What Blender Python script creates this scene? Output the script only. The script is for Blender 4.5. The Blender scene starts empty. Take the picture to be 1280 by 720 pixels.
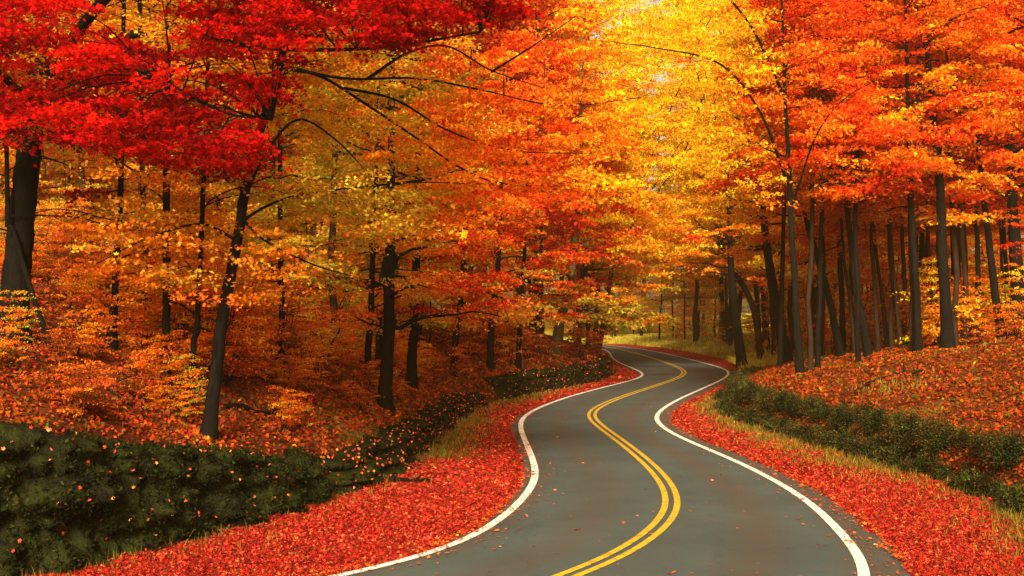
import bpy, math, random
import numpy as np
random.seed(7)
RNG = np.random.default_rng(11)
SC = bpy.context.scene
COL = SC.collection
F, CX, CY, HY, H0 = 1400.0, 640.0, 360.0, 400.0, 4.4      # focal length in px of the 1280 wide photo, horizon row, eye height
PITCH = math.atan((HY - CY) / F)
CP, SP = math.cos(PITCH), math.sin(PITCH)

# ------------------------------------------------------------------ camera maths
def proj(P):
    P = np.atleast_2d(np.asarray(P, float)); z = P[:, 2] - H0
    d = P[:, 1] * CP + z * SP; u = -P[:, 1] * SP + z * CP
    d = np.maximum(d, .1)
    return np.stack([CX + F * P[:, 0] / d, CY - F * u / d], 1)
def ray(px, py):
    a = (px - CX) / F; b = (CY - py) / F
    return np.array([a, CP - b * SP, SP + b * CP])
def at(px, py, Y):                                        # the point seen at a pixel, Y metres ahead
    r = ray(px, py); return np.array([0, 0, H0]) + r * (Y / r[1])
def flat(px, py):
    r = ray(px, py); return (np.array([0, 0, H0]) + r * (-(H0 - .075) / r[2]))[:2]

def sstep(a, b, x):
    t = np.clip((x - a) / (b - a), 0, 1); return t * t * (3 - 2 * t)

# ------------------------------------------------------------------ value noise
_NT = RNG.random((256, 256))
def noise2(x, y):
    x = np.asarray(x, float); y = np.asarray(y, float)
    xi = np.floor(x).astype(int); yi = np.floor(y).astype(int); fx = x - xi; fy = y - yi
    fx = fx * fx * (3 - 2 * fx); fy = fy * fy * (3 - 2 * fy)
    g = lambda a, b: _NT[a & 255, b & 255]
    return (g(xi, yi) * (1 - fx) + g(xi + 1, yi) * fx) * (1 - fy) + (g(xi, yi + 1) * (1 - fx) + g(xi + 1, yi + 1) * fx) * fy
def fbm(x, y, o=4):
    s = 0; a = .5
    for k in range(o):
        s = s + a * noise2(x * 2 ** k + 13 * k, y * 2 ** k + 7 * k); a *= .5
    return s

# ------------------------------------------------------------------ road lines
def catmull(P, n=16):
    P = np.array(P, float); P = np.vstack([2 * P[0] - P[1], P, 2 * P[-1] - P[-2]]); out = []
    for i in range(1, len(P) - 2):
        p0, p1, p2, p3 = P[i - 1:i + 3]
        for t in np.linspace(0, 1, n, endpoint=False):
            out.append(.5 * (2 * p1 + (p2 - p0) * t + (2 * p0 - 5 * p1 + 4 * p2 - p3) * t * t + (3 * p1 - p0 - 3 * p2 + p3) * t ** 3))
    out.append(P[-2]); return np.array(out)
def smooth(P, k=3, it=2):
    P = P.copy()
    for _ in range(it):
        Q = P.copy()
        for j in range(1, len(P) - 1):
            a = max(0, j - k); b = min(len(P) - 1, j + k); m = min(j - a, b - j)
            Q[j] = P[j - m:j + m + 1].mean(0)
        P = Q
    return P
Lpx = [(429, 718.6), (510, 698), (575, 679), (633, 644), (665, 609), (671, 586), (658, 553.6), (649, 530), (662, 513), (720.7, 492), (779, 478), (802, 471), (803, 466), (793, 460.5), (773, 453), (762, 444), (758, 436)]
Cpx = [(715, 718.6), (763, 699), (800, 679), (834, 650), (842, 626), (826, 592), (772, 548), (739, 524.5), (743, 509), (796.5, 489.5), (845, 474), (857, 466), (848, 459), (826, 451), (800, 443), (775, 436.5)]
Rpx = [(1090, 719), (1061, 678), (1024, 635.5), (976.6, 604), (913, 572), (850, 547), (822, 529), (821, 514), (856, 495), (884, 483), (908, 471.5), (911, 465.5), (903, 459.5), (870, 451), (827, 440.5), (792, 434.8)]
Lw = [(-90, 14), (-40, 9), (-20, 10.5), (-12, 12.6), (-7.3, 15)] + [tuple(flat(*p)) for p in Lpx] + [(10, 203), (-2, 216), (-22, 226), (-60, 236)]
Cw = [(-90, 10.2), (-40, 5), (-16, 7.5), (-8, 10.3), (-2.6, 14.2)] + [tuple(flat(*p)) for p in Cpx] + [(13, 205), (0, 220), (-21, 230), (-59, 240)]
Rw = [(-90, 6.8), (-36, 1.2), (-11, 4.4), (-2.4, 8.5), (3.4, 13.2)] + [tuple(flat(*p)) for p in Rpx] + [(13.5, 212), (2, 224), (-20, 234), (-58, 244)]
LL, CC, RR = [smooth(catmull(p, 14), 7, 2) for p in (Lw, Cw, Rw)]

def yfunc(P, lo=15, hi=195):
    m = (P[:, 1] > lo) & (P[:, 1] < hi); Q = P[m]; o = np.argsort(Q[:, 1]); return Q[o]
LY, RY = yfunc(LL), yfunc(RR)
lx = lambda y: np.interp(y, LY[:, 1], LY[:, 0])
rx = lambda y: np.interp(y, RY[:, 1], RY[:, 0])

# foot of the left and of the right bank, as x over y
BLk = [(-90, -60), (-90, 0), (-60, 8), (-28, 12), (-14, 15)] + [tuple(flat(*p)) for p in [(60, 716), (130, 699), (240, 670), (350, 641), (440, 612), (490, 590), (520, 565), (548, 541), (585, 512), (655, 494), (745, 477)]] + [(9.2, 95), (9.6, 115), (11.5, 140), (12.0, 165), (10.5, 185), (6, 197), (-14, 212), (-50, 225), (-90, 250), (-130, 320), (-160, 700)]
BRk = [(-90, -60), (-60, -6), (-30, -3), (-14, 1), (-4, 5), (3, 9), (8.6, 13), (11.0, 19)] + [tuple(flat(*p)) for p in [(1280, 640), (1188, 606), (1098, 578), (1035, 560), (977, 544), (934, 532), (907, 515), (906, 497), (932, 479)]] + [(19.8, 90), (22.5, 103), (25, 125), (25.5, 150), (25, 180), (22, 205), (12, 232), (-10, 250), (-50, 262), (-90, 300), (-120, 700)]
YS = np.linspace(-60, 700, 3041)
def bfun(K):
    K = np.array(K, float); x = np.interp(YS, K[:, 1], K[:, 0])
    k = np.hanning(15); k /= k.sum(); x = np.convolve(np.pad(x, 7, mode='edge'), k, 'valid')
    g = np.gradient(x, YS); c = 1 / np.sqrt(1 + g * g)
    k = np.hanning(31); k /= k.sum(); c = np.convolve(np.pad(c, 15, mode='edge'), k, 'valid')
    return x, c
BLX, BLC = bfun(BLk); BRX, BRC = bfun(BRk)
bl = lambda y: np.interp(y, YS, BLX)
br = lambda y: np.interp(y, YS, BRX)
HWL = [(-60, 2.6), (19, 2.5), (21, 2.1), (23.5, 1.5), (26, 1.1), (32, 1.15), (50, 1.0), (58, .7), (84, .8), (90, .3), (110, .3), (700, .3)]
HWR = [(-60, .6), (10, .6), (17, .95), (60, .9), (70, .8), (84, .4), (100, .25), (700, .1)]
hwl = lambda y: np.interp(y, *np.array(HWL).T)
hwr = lambda y: np.interp(y, *np.array(HWR).T)
def dists(x, y):
    return (bl(y) - x) * np.interp(y, YS, BLC), (x - br(y)) * np.interp(y, YS, BRC)
def H(x, y):
    x = np.asarray(x, float); y = np.asarray(y, float)
    dl, dr = dists(x, y)
    n = fbm(x * .35, y * .35) - .5; nb = fbm(x * 1.7 + 9, y * 1.7) - .5
    kl = np.interp(y, [0, 60, 110, 200, 700], [.60, .52, .38, .22, .12]); 
    hl = hwl(y) * sstep(0, .8, dl) + 11 * (1 - np.exp(-kl * np.maximum(dl - .5, 0) / 11)) + np.clip(dl, 0, 3) / 3 * (n * .9 + nb * .25)
    kr = np.interp(y, [0, 20, 75, 110, 200, 700], [.30, .34, .30, .12, .06, .03])
    hr = hwr(y) * sstep(0, .8, dr) + 3.2 * (1 - np.exp(-kr * np.maximum(dr - .5, 0) / 3.2)) + .02 * np.maximum(dr - 12, 0) + np.clip(dr, 0, 4) / 4 * (n * .6 + nb * .2)
    z = np.where(dl > 0, hl, np.where(dr > 0, hr, 0))
    inl = np.clip(lx(y) - x - .4, 0, 3) * .05; inr = np.clip(x - rx(y) - .7, 0, 3) * .05
    vis = sstep(15, 18, y) * (1 - sstep(175, 190, y))
    z = z + np.where((dl <= 0) & (dr <= 0), (inl + inr) * vis * .6, .09 * vis) + 0.012 * nb * vis
    return z
def ground(px, py, ymin=14, ymax=240):
    r = ray(px, py); ys = np.arange(ymin, ymax, .1); x = r[0] / r[1] * ys; z = H0 + r[2] / r[1] * ys
    h = H(x, ys); k = np.argmax(h >= z)
    if h[k] < z[k]: k = len(ys) - 1
    return np.array([x[k], ys[k], h[k]])

# ------------------------------------------------------------------ materials
def mat(name):
    m = bpy.data.materials.new(name); m.use_nodes = True; nt = m.node_tree; nt.nodes.clear()
    return m, nt, nt.nodes.new('ShaderNodeOutputMaterial')
def node(nt, t, **kw):
    n = nt.nodes.new(t)
    for k, v in kw.items():
        if k in n.inputs: n.inputs[k].default_value = v
        else: setattr(n, k, v)
    return n
def leaf_material(name, trans=.5, attr='col', sat=1.0):
    m, nt, out = mat(name); L = nt.links
    a = node(nt, 'ShaderNodeAttribute', attribute_name=attr)
    d = nt.nodes.new('ShaderNodeBsdfDiffuse'); t = nt.nodes.new('ShaderNodeBsdfTranslucent')
    g = nt.nodes.new('ShaderNodeGamma'); g.inputs[1].default_value = 1.1
    mx = nt.nodes.new('ShaderNodeMixShader'); mx.inputs[0].default_value = trans
    L.new(a.outputs['Color'], d.inputs[0]); L.new(a.outputs['Color'], g.inputs[0]); L.new(g.outputs[0], t.inputs[0])
    L.new(d.outputs[0], mx.inputs[1]); L.new(t.outputs[0], mx.inputs[2]); L.new(mx.outputs[0], out.inputs[0])
    return m
M_LEAF = leaf_material('autumn_leaf', .55)
M_GLEAF = leaf_material('fallen_leaf', .15)
M_GREEN = leaf_material('green_leaf', .3)
def bark_material(name, c1, c2):
    m, nt, out = mat(name); L = nt.links
    tc = nt.nodes.new('ShaderNodeTexCoord'); mp = node(nt, 'ShaderNodeMapping'); mp.inputs['Scale'].default_value = (9, 9, 1.6)
    n = node(nt, 'ShaderNodeTexNoise', Scale=2.2, Detail=8.0, Roughness=.7)
    n2 = node(nt, 'ShaderNodeTexNoise', Scale=.5, Detail=3.0)
    cr = nt.nodes.new('ShaderNodeValToRGB'); cr.color_ramp.elements[0].color = (*c1, 1); cr.color_ramp.elements[1].color = (*c2, 1)
    cr.color_ramp.elements[0].position = .35; cr.color_ramp.elements[1].position = .68
    mx = node(nt, 'ShaderNodeMixRGB', blend_type='MIX'); mx.inputs[2].default_value = (.009, .011, .004, 1)
    mr = node(nt, 'ShaderNodeMapRange'); mr.inputs[1].default_value = .5; mr.inputs[2].default_value = .75; mr.inputs[4].default_value = .55
    b = node(nt, 'ShaderNodeBsdfPrincipled', Roughness=.9); b.inputs['Specular IOR Level'].default_value = .04
    bp = node(nt, 'ShaderNodeBump', Strength=.9, Distance=.03)
    L.new(tc.outputs['Object'], mp.inputs[0]); L.new(mp.outputs[0], n.inputs['Vector']); L.new(tc.outputs['Object'], n2.inputs['Vector'])
    L.new(n.outputs[0], cr.inputs[0]); L.new(n2.outputs[0], mr.inputs[0]); L.new(mr.outputs[0], mx.inputs[0]); L.new(cr.outputs[0], mx.inputs[1])
    L.new(mx.outputs[0], b.inputs['Base Color']); L.new(n.outputs[0], bp.inputs['Height']); L.new(bp.outputs[0], b.inputs['Normal']); L.new(b.outputs[0], out.inputs[0])
    return m
M_BARK = bark_material('dark_bark', (.0025, .002, .0018), (.010, .008, .0055))
M_BARK_OLIVE = bark_material('olive_bark', (.03, .027, .010), (.10, .08, .03))
M_BARK_BROWN = bark_material('brown_bark', (.010, .006, .004), (.038, .020, .010))

# ------------------------------------------------------------------ mesh helpers
def link(name, me, m, parent=None):
    o = bpy.data.objects.new(name, me); COL.objects.link(o)
    if m: me.materials.append(m)
    if parent: o.parent = parent
    return o
def tag(o, label=None, cat=None, group=None, kind=None):
    for k, v in (('label', label), ('category', cat), ('group', group), ('kind', kind)):
        if v: o[k] = v
    return o
def raw_mesh(name, V, loops, starts, facecol=None, smooth_=False):
    me = bpy.data.meshes.new(name)
    me.vertices.add(len(V)); me.vertices.foreach_set('co', np.ascontiguousarray(V, dtype=np.float32).ravel())
    me.loops.add(len(loops)); me.loops.foreach_set('vertex_index', np.ascontiguousarray(loops, dtype=np.int32))
    me.polygons.add(len(starts)); me.polygons.foreach_set('loop_start', np.ascontiguousarray(starts, dtype=np.int32))
    if smooth_: me.polygons.foreach_set('use_smooth', np.ones(len(starts), dtype=bool))
    me.update(calc_edges=True); me.validate()
    if facecol is not None:
        a = me.attributes.new('col', 'FLOAT_COLOR', 'FACE')
        c = np.ones((len(starts), 4), np.float32); c[:, :3] = facecol; a.data.foreach_set('color', c.ravel())
    return me
def quads_mesh(name, V, Q, **kw):
    Q = np.asarray(Q).reshape(-1, 4); return raw_mesh(name, V, Q.ravel(), np.arange(len(Q)) * 4, **kw)
DIAMOND = np.array([(-.55, 0, 0), (0, -.34, .12), (.55, 0, 0), (0, .34, .12)])
def _maple():
    pts = []
    for k, (a, r) in enumerate([(90, 1), (66, .42), (38, .88), (12, .40), (-22, .62), (-80, .30), (-100, .30), (202, .62), (168, .40), (142, .88), (114, .42)]):
        a = math.radians(a); pts.append((r * math.cos(a) * .6, r * math.sin(a) * .6, .12 * r * r - .04))
    return np.array(pts)
MAPLE = _maple()
TRI = np.array([(-.08, 0, 0), (.08, 0, 0), (0, 0, 1.)])
def unit(a): return a / np.maximum(np.linalg.norm(a, axis=1, keepdims=True), 1e-6)
def leaves(name, C, size, col, shape=DIAMOND, up=.9, m=None, parent=None, nrm=None):
    N = len(C); n = RNG.normal(size=(N, 3)); n = n + (np.array([0, 0, up * 1.7]) if nrm is None else nrm)
    n = unit(n); t = unit(np.cross(n, RNG.normal(size=(N, 3)))); b = np.cross(n, t)
    size = np.broadcast_to(size, (N,))[:, None, None]; k = len(shape)
    V = C[:, None] + size * (shape[None, :, 0:1] * t[:, None] + shape[None, :, 1:2] * b[:, None] + shape[None, :, 2:3] * n[:, None])
    me = raw_mesh(name, V.reshape(-1, 3), np.arange(N * k), np.arange(N) * k, facecol=np.clip(col, 0, 1))
    return link(name, me, m or M_LEAF, parent)

class Tubes:
    def __init__(s): s.V = []; s.Q = []; s.n = 0
    def add(s, P, R, k=6, rough=0.):
        P = np.asarray(P, float); R = np.broadcast_to(R, (len(P),)).astype(float)
        T = np.gradient(P, axis=0); T = unit(T)
        ref = np.array([1., 0, 0]) if abs(T[0][0]) < .8 else np.array([0, 1., 0])
        A = unit(np.cross(T, ref)); B = np.cross(T, A)
        th = np.linspace(0, 2 * math.pi, k, endpoint=False)
        rr = R[:, None] * (1 + (rough * (RNG.random((len(P), k)) - .5) if rough else 0))
        V = P[:, None] + rr[..., None] * (np.cos(th)[None, :, None] * A[:, None] + np.sin(th)[None, :, None] * B[:, None])
        i = np.arange(len(P) - 1)[:, None] * k; j = np.arange(k)[None]; j2 = (j + 1) % k
        Q = np.stack([i + j, i + j2, i + k + j2, i + k + j], -1).reshape(-1, 4) + s.n
        s.V.append(V.reshape(-1, 3)); s.Q.append(Q); s.n += len(P) * k
    def build(s, name, m, parent=None):
        return link(name, quads_mesh(name, np.vstack(s.V), np.vstack(s.Q), smooth_=True), m, parent)
def wob(P, amp):
    P = P.copy(); n = len(P); w = RNG.normal(size=(n, 3)); w[0] = 0
    P += np.cumsum(w, 0) * amp / math.sqrt(n); return P

# ------------------------------------------------------------------ colours of leaves
def C_(*a): return np.array(a, float)
RED = C_(.46, .006, .006); CRIM = C_(.24, .003, .005); VERM = C_(.80, .075, .010); ORNG = C_(.86, .20, .010); AMB = C_(.90, .37, .015)
YELL = C_(.95, .60, .014); OCH = C_(.66, .36, .03); OLIV = C_(.42, .35, .03); BRN = C_(.26, .07, .015); GRN = C_(.11, .13, .015); RUST = C_(.55, .10, .015)
ZONES = [(120, 40, OCH, AMB), (220, 50, AMB, OCH), (330, 60, OCH, AMB), (450, 120, OLIV, AMB), (520, 90, OLIV, OCH), (410, 160, OLIV, AMB), (470, 280, OLIV, OCH), (380, 240, OLIV, OCH), (440, 340, OLIV, ORNG), (150, 260, OCH, ORNG), (60, 300, ORNG, OCH), (50, 430, ORNG, RUST),
         (300, 340, ORNG, OCH), (400, 400, ORNG, RUST), (250, 430, RUST, ORNG), (520, 330, ORNG, OCH), (600, 110, ORNG, VERM), (640, 60, VERM, ORNG), (640, 190, VERM, ORNG), (570, 230, ORNG, AMB), (620, 290, VERM, ORNG), (590, 360, RED, VERM),
         (700, 240, VERM, ORNG), (740, 130, ORNG, AMB), (740, 320, VERM, RED), (700, 380, OLIV, RUST), (620, 410, RUST, OCH), (860, 30, YELL, YELL), (790, 50, YELL, AMB), (830, 110, YELL, YELL), (900, 90, YELL, YELL), (860, 180, YELL, AMB), (940, 35, YELL, AMB), (810, 190, YELL, AMB), (850, 260, AMB, YELL), (820, 330, AMB, ORNG),  # the yellow zones put the backlit glow into leaf colour
         (930, 200, AMB, YELL), (960, 120, ORNG, AMB), (1000, 40, ORNG, VERM), (1080, 90, VERM, ORNG), (1120, 150, VERM, ORNG), (1130, 40, VERM, ORNG), (1040, 180, VERM, ORNG), (1000, 300, AMB, ORNG), (1100, 250, VERM, ORNG), (1180, 100, VERM, ORNG), (1180, 40, VERM, ORNG), (1250, 130, RED, VERM), (1190, 190, VERM, RED),
         (1260, 250, VERM, ORNG), (1120, 340, AMB, ORNG), (1060, 380, ORNG, AMB), (1200, 380, ORNG, VERM), (1260, 330, RED, VERM), (820, 390, OLIV, OCH), (880, 370, ORNG, OCH), (960, 380, ORNG, VERM)]
ZP = np.array([(z[0], z[1]) for z in ZONES], float)
ZC = np.array([[z[2], z[3]] for z in ZONES])
def zone_col(P, jit=45):
    q = proj(P) + RNG.normal(size=(len(P), 2)) * jit
    k = ((q[:, None] - ZP[None]) ** 2).sum(-1).argmin(1)
    w = RNG.random(len(P))[:, None] ** 1.2 * .9
    return ZC[k, 0] * (1 - w) + ZC[k, 1] * w
def jitter(c, s=.22):
    v = np.exp(RNG.normal(size=(len(c), 1)) * s); h = np.exp(RNG.normal(size=(len(c), 3)) * np.array([.05, .22, .1]))
    return np.clip(c * v * h, 0, .96)

# sprays of leaves -> leaf cloud
def spray_leaves(S, R, n, thick=.075, colfn=None, size=.13, droop=.15, jit=45):
    S = np.asarray(S); M = len(S); R = np.broadcast_to(R, (M,)); c0 = zone_col(S, jit) if colfn is None else colfn(S)
    idx = np.repeat(np.arange(M), n); N = len(idx)
    a = RNG.random(N) * 2 * math.pi; r = np.sqrt(RNG.random(N)) * R[idx] * (1 + .35 * np.sin(a * 3 + idx) + .2 * np.sin(a * 5 + idx * 2))
    tl = RNG.normal(size=(M, 2)) * .11
    x = np.cos(a) * r; y = np.sin(a) * r
    z = tl[idx, 0] * x + tl[idx, 1] * y + RNG.normal(size=N) * thick * R[idx] - droop * r * r / np.maximum(R[idx], .1)
    C = S[idx] + np.stack([x, y, z], 1)
    return C, jitter(c0[idx]), size * np.exp(RNG.normal(size=N) * .2)

def branch_path(p, az, el, L, n=9, droop=.5, wa=.05):
    t = np.linspace(0, 1, n); d = np.array([math.cos(az) * math.cos(el), math.sin(az) * math.cos(el), math.sin(el)])
    P = p + t[:, None] * L * d; P[:, 2] -= droop * L * .35 * t ** 2
    return wob(P, L * wa)
def along(P, t):
    i = np.clip(t, 0, 1) * (len(P) - 1); k = np.minimum(i.astype(int), len(P) - 2); f = (i - k)[:, None]; return P[k] * (1 - f) + P[k + 1] * f

def grow(trunk, R, nb, zlo, zhi, Lb, spr=5, sprR=.9, azc=None, azw=math.pi, el=(.0, .35), thickb=.35, twig=True):
    """limbs and sprays for a trunk polyline (world coordinates). returns limb tubes and spray centres"""
    T = Tubes(); S = []
    zt = trunk[:, 2] - trunk[0, 2]
    for b in range(nb):
        h = zlo + (zhi - zlo) * ((b + RNG.random()) / nb); t = np.interp(h, zt, np.linspace(0, 1, len(trunk)))
        p = along(trunk, np.array([t]))[0]; az = RNG.random() * 2 * math.pi if azc is None else azc + (RNG.random() * 2 - 1) * azw
        rel = (h - zlo) / max(zhi - zlo, .1); L = Lb * (.55 + .6 * RNG.random()) * (1 - .55 * max(0, rel - .35))
        P = branch_path(p, az, RNG.uniform(*el) + .35 * rel, L); r0 = max(.02, R * thickb * (1 - .6 * rel) * (.6 + .5 * RNG.random()))
        T.add(P, np.linspace(r0, .012, len(P)), 5)
        m = max(2, int(spr * L / Lb + .5))
        for s in range(m):
            tt = .3 + .7 * (s + RNG.random()) / m; q = along(P, np.array([tt]))[0]
            l2 = L * .32 * (1.1 - tt * .5) * RNG.uniform(.5, 1.2); a2 = az + RNG.choice([-1, 1]) * RNG.uniform(.3, 1.1)
            P2 = branch_path(q, a2, RNG.uniform(-.1, .3), l2, 5)
            if twig: T.add(P2, np.linspace(r0 * .35 * (1.1 - tt) + .008, .006, 5), 4)
            S.append(P2[-1]); S.append(P2[2] + RNG.normal(size=3) * .15)
        S.append(P[-1])
    return T, np.array(S)

HEAPS = []
def empty(name, loc):
    o = bpy.data.objects.new(name, None); COL.objects.link(o); o.location = loc; o.empty_display_size = .3; return o

def make_tree(name, base, tips, width, label, cat='tree', group=None, bark=None, nb=22, zlo=3., zhi=None, Lb=4., sprR=.9, nl=90, size=.14, azc=None, azw=math.pi, el=(0, .35), extra=None, colfn=None, spr=5, shape=DIAMOND, Htot=None, jit=45, keep=None, flare=1.0, thickb=.35):
    """base: world point. tips: list of px positions the trunk passes through, all at the base's distance; width: trunk diameter in m"""
    base = np.array(base, float); Y = base[1]; pts = [base - [0, 0, .35]]
    for q in tips: pts.append(at(q[0], q[1], Y + (q[2] if len(q) > 2 else 0)))
    last, prev = pts[-1], pts[-2]
    Ht = Htot or RNG.uniform(14, 18)
    if last[2] - base[2] < Ht:
        d = (last - prev) / max(1e-3, last[2] - prev[2]); up = Ht - (last[2] - base[2]); d2 = d * .4; d2[2] = 1; pts.append(last + d2 * up)
    P = catmull(pts, 6); P = wob(P, .06); Ht = P[-1, 2] - base[2]
    zz = np.clip((P[:, 2] - base[2]) / Ht, 0, 1)
    rad = width / 2 * (1 - .8 * zz) * (1 + .55 * flare * np.exp(-np.maximum(P[:, 2] - base[2] + .1, 0) / .45)); rad = np.maximum(rad, .02)
    root = empty(name, base); tag(root, label, cat, group)
    loc = lambda A: A - base
    T0 = Tubes(); T0.add(loc(catmull(P, 3) if width > .3 else P), np.interp(np.linspace(0, 1, (len(P) - 1) * 3 + 1), np.linspace(0, 1, len(P)), rad) if width > .3 else rad, 16, .13); T0.build('trunk', bark or M_BARK, root)
    zhi = zhi or Ht * .97
    n_ = int(90 + width * 260); a_ = RNG.random(n_) * 6.283; r_ = width * .62 + RNG.exponential(.22, n_)
    HEAPS.append(np.column_stack([base[0] + np.cos(a_) * r_, base[1] + np.sin(a_) * r_]))
    T, S = grow(P[1:], width / 2, nb, zlo, zhi, Lb, spr, sprR, azc, azw, el, thickb)
    if extra is not None:
        for e in extra:
            T.add(e['P'], e['R'], 6); S = np.vstack([S, e['S']])
    if keep is not None:
        S = S[keep(S)]
    q = proj(S); hide = (poly_inside(q, [(-50, 172), (105, 172), (95, 425), (-50, 425)]) & (S[:, 1] < 29)) if 'poly_inside' in globals() else np.zeros(len(S), bool)
    S = S[~hide]
    tq = proj(P); q = proj(S); tx = np.interp(-q[:, 1], -tq[:, 1], tq[:, 0])        # the trunk stays partly in view
    S = S[~((S[:, 1] < base[1] + .2) & (np.abs(q[:, 0] - tx) < 900 / base[1]) & (RNG.random(len(S)) < .7))]
    T.V = [loc(v) for v in T.V]; T.build('branches', bark or M_BARK, root)
    C, c, sz = spray_leaves(S, sprR * np.exp(RNG.normal(size=len(S)) * .25), nl, size=size, colfn=colfn, jit=jit)
    leaves('crown', loc(C), sz, c, shape, m=M_LEAF, parent=root)
    return root

# ------------------------------------------------------------------ ground
def litter_material():
    m, nt, out = mat('leaf_litter_ground'); L = nt.links
    tc = nt.nodes.new('ShaderNodeTexCoord')
    v = node(nt, 'ShaderNodeTexVoronoi', Scale=11.0); n = node(nt, 'ShaderNodeTexNoise', Scale=.6, Detail=6.0)
    n3 = node(nt, 'ShaderNodeTexNoise', Scale=14.0, Detail=5.0)
    a = node(nt, 'ShaderNodeAttribute', attribute_name='gcol')
    hs = nt.nodes.new('ShaderNodeHueSaturation')
    mr = node(nt, 'ShaderNodeMapRange'); mr.inputs[3].default_value = .35; mr.inputs[4].default_value = 1.5
    mr2 = node(nt, 'ShaderNodeMapRange'); mr2.inputs[1].default_value = .3; mr2.inputs[2].default_value = .7; mr2.inputs[3].default_value = .55; mr2.inputs[4].default_value = 1.25
    mu = node(nt, 'ShaderNodeMath', operation='MULTIPLY')
    b = node(nt, 'ShaderNodeBsdfDiffuse'); bp = node(nt, 'ShaderNodeBump', Strength=.8, Distance=.05)
    for x in (v, n, n3): L.new(tc.outputs['Object'], x.inputs['Vector'])
    L.new(v.outputs['Color'], mr.inputs[0]); L.new(n.outputs[0], mr2.inputs[0]); L.new(mr.outputs[0], mu.inputs[0]); L.new(mr2.outputs[0], mu.inputs[1])
    L.new(mu.outputs[0], hs.inputs['Value']); L.new(a.outputs['Color'], hs.inputs['Color']); L.new(hs.outputs[0], b.inputs[0])
    L.new(n3.outputs[0], bp.inputs['Height']); L.new(bp.outputs[0], b.inputs['Normal']); L.new(b.outputs[0], out.inputs[0])
    return m
def ground_kind(x, y):
    """0..1 weights: carpet of red leaves, dry grass, slope litter, forest grass"""
    dl, dr = dists(x, y); n = fbm(x * .8 + 31, y * .8) ; nn = fbm(x * .25, y * .25 + 50)
    return dl, dr, n, nn
def grassw(x, y):
    left = x < (bl(y) + br(y)) / 2
    return np.where(left, .06 + .9 * sstep(31, 38, y) * (1 - sstep(62, 74, y)), .22 + .7 * sstep(27, 34, y) * (1 - sstep(62, 72, y)) + .5 * (1 - sstep(21, 25, y)))
def gcolor(x, y):
    dl, dr, n, nn = ground_kind(x, y); c = np.zeros((len(x), 3))
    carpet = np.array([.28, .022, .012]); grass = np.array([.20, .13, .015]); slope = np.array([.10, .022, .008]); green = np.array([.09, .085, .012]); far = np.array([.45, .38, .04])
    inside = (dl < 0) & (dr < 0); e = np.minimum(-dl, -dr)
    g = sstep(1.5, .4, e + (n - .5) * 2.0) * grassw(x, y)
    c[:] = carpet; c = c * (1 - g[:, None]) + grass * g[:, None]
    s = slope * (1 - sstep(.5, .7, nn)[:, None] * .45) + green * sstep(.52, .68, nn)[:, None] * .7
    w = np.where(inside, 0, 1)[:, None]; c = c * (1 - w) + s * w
    fr = (sstep(92, 112, y) * sstep(-.3, 1.2, dr) + sstep(200, 215, y))[:, None].clip(0, 1)
    return c * (1 - fr) + far * fr
sL = np.concatenate([[0, .1, .2, .3, .4, .5, .6, .7, .8, .95, 1.1, 1.3, 1.6], np.arange(2, 12, .5), np.arange(12, 30, 1.2), np.geomspace(31, 420, 22)])
tm = np.linspace(0, 1, 15)
ys = np.concatenate([np.arange(-50, 12, 3), np.arange(12, 60, .4), np.arange(60, 120, .8), np.arange(120, 260, 2), np.geomspace(262, 690, 26)])
rows = []
for y in ys:
    cl = float(np.interp(y, YS, BLC)); cr = float(np.interp(y, YS, BRC)); a, b = float(bl(y)), float(br(y))
    rows.append(np.concatenate([a - sL[::-1] / cl, a + (b - a) * tm[1:-1], b + sL / cr]))
GX = np.array(rows); GY = np.repeat(ys[:, None], GX.shape[1], 1); GZ = H(GX, GY); ny, nx = GX.shape
V = np.stack([GX, GY, GZ], -1).reshape(-1, 3)
i = np.arange(ny - 1)[:, None] * nx + np.arange(nx - 1)[None]
me = quads_mesh('ground', V, np.stack([i, i + 1, i + nx + 1, i + nx], -1).reshape(-1, 4), smooth_=True)
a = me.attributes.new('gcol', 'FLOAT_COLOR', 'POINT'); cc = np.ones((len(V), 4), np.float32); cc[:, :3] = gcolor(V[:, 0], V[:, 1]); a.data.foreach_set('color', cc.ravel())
tag(link('ground', me, litter_material()), kind='structure')

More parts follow.
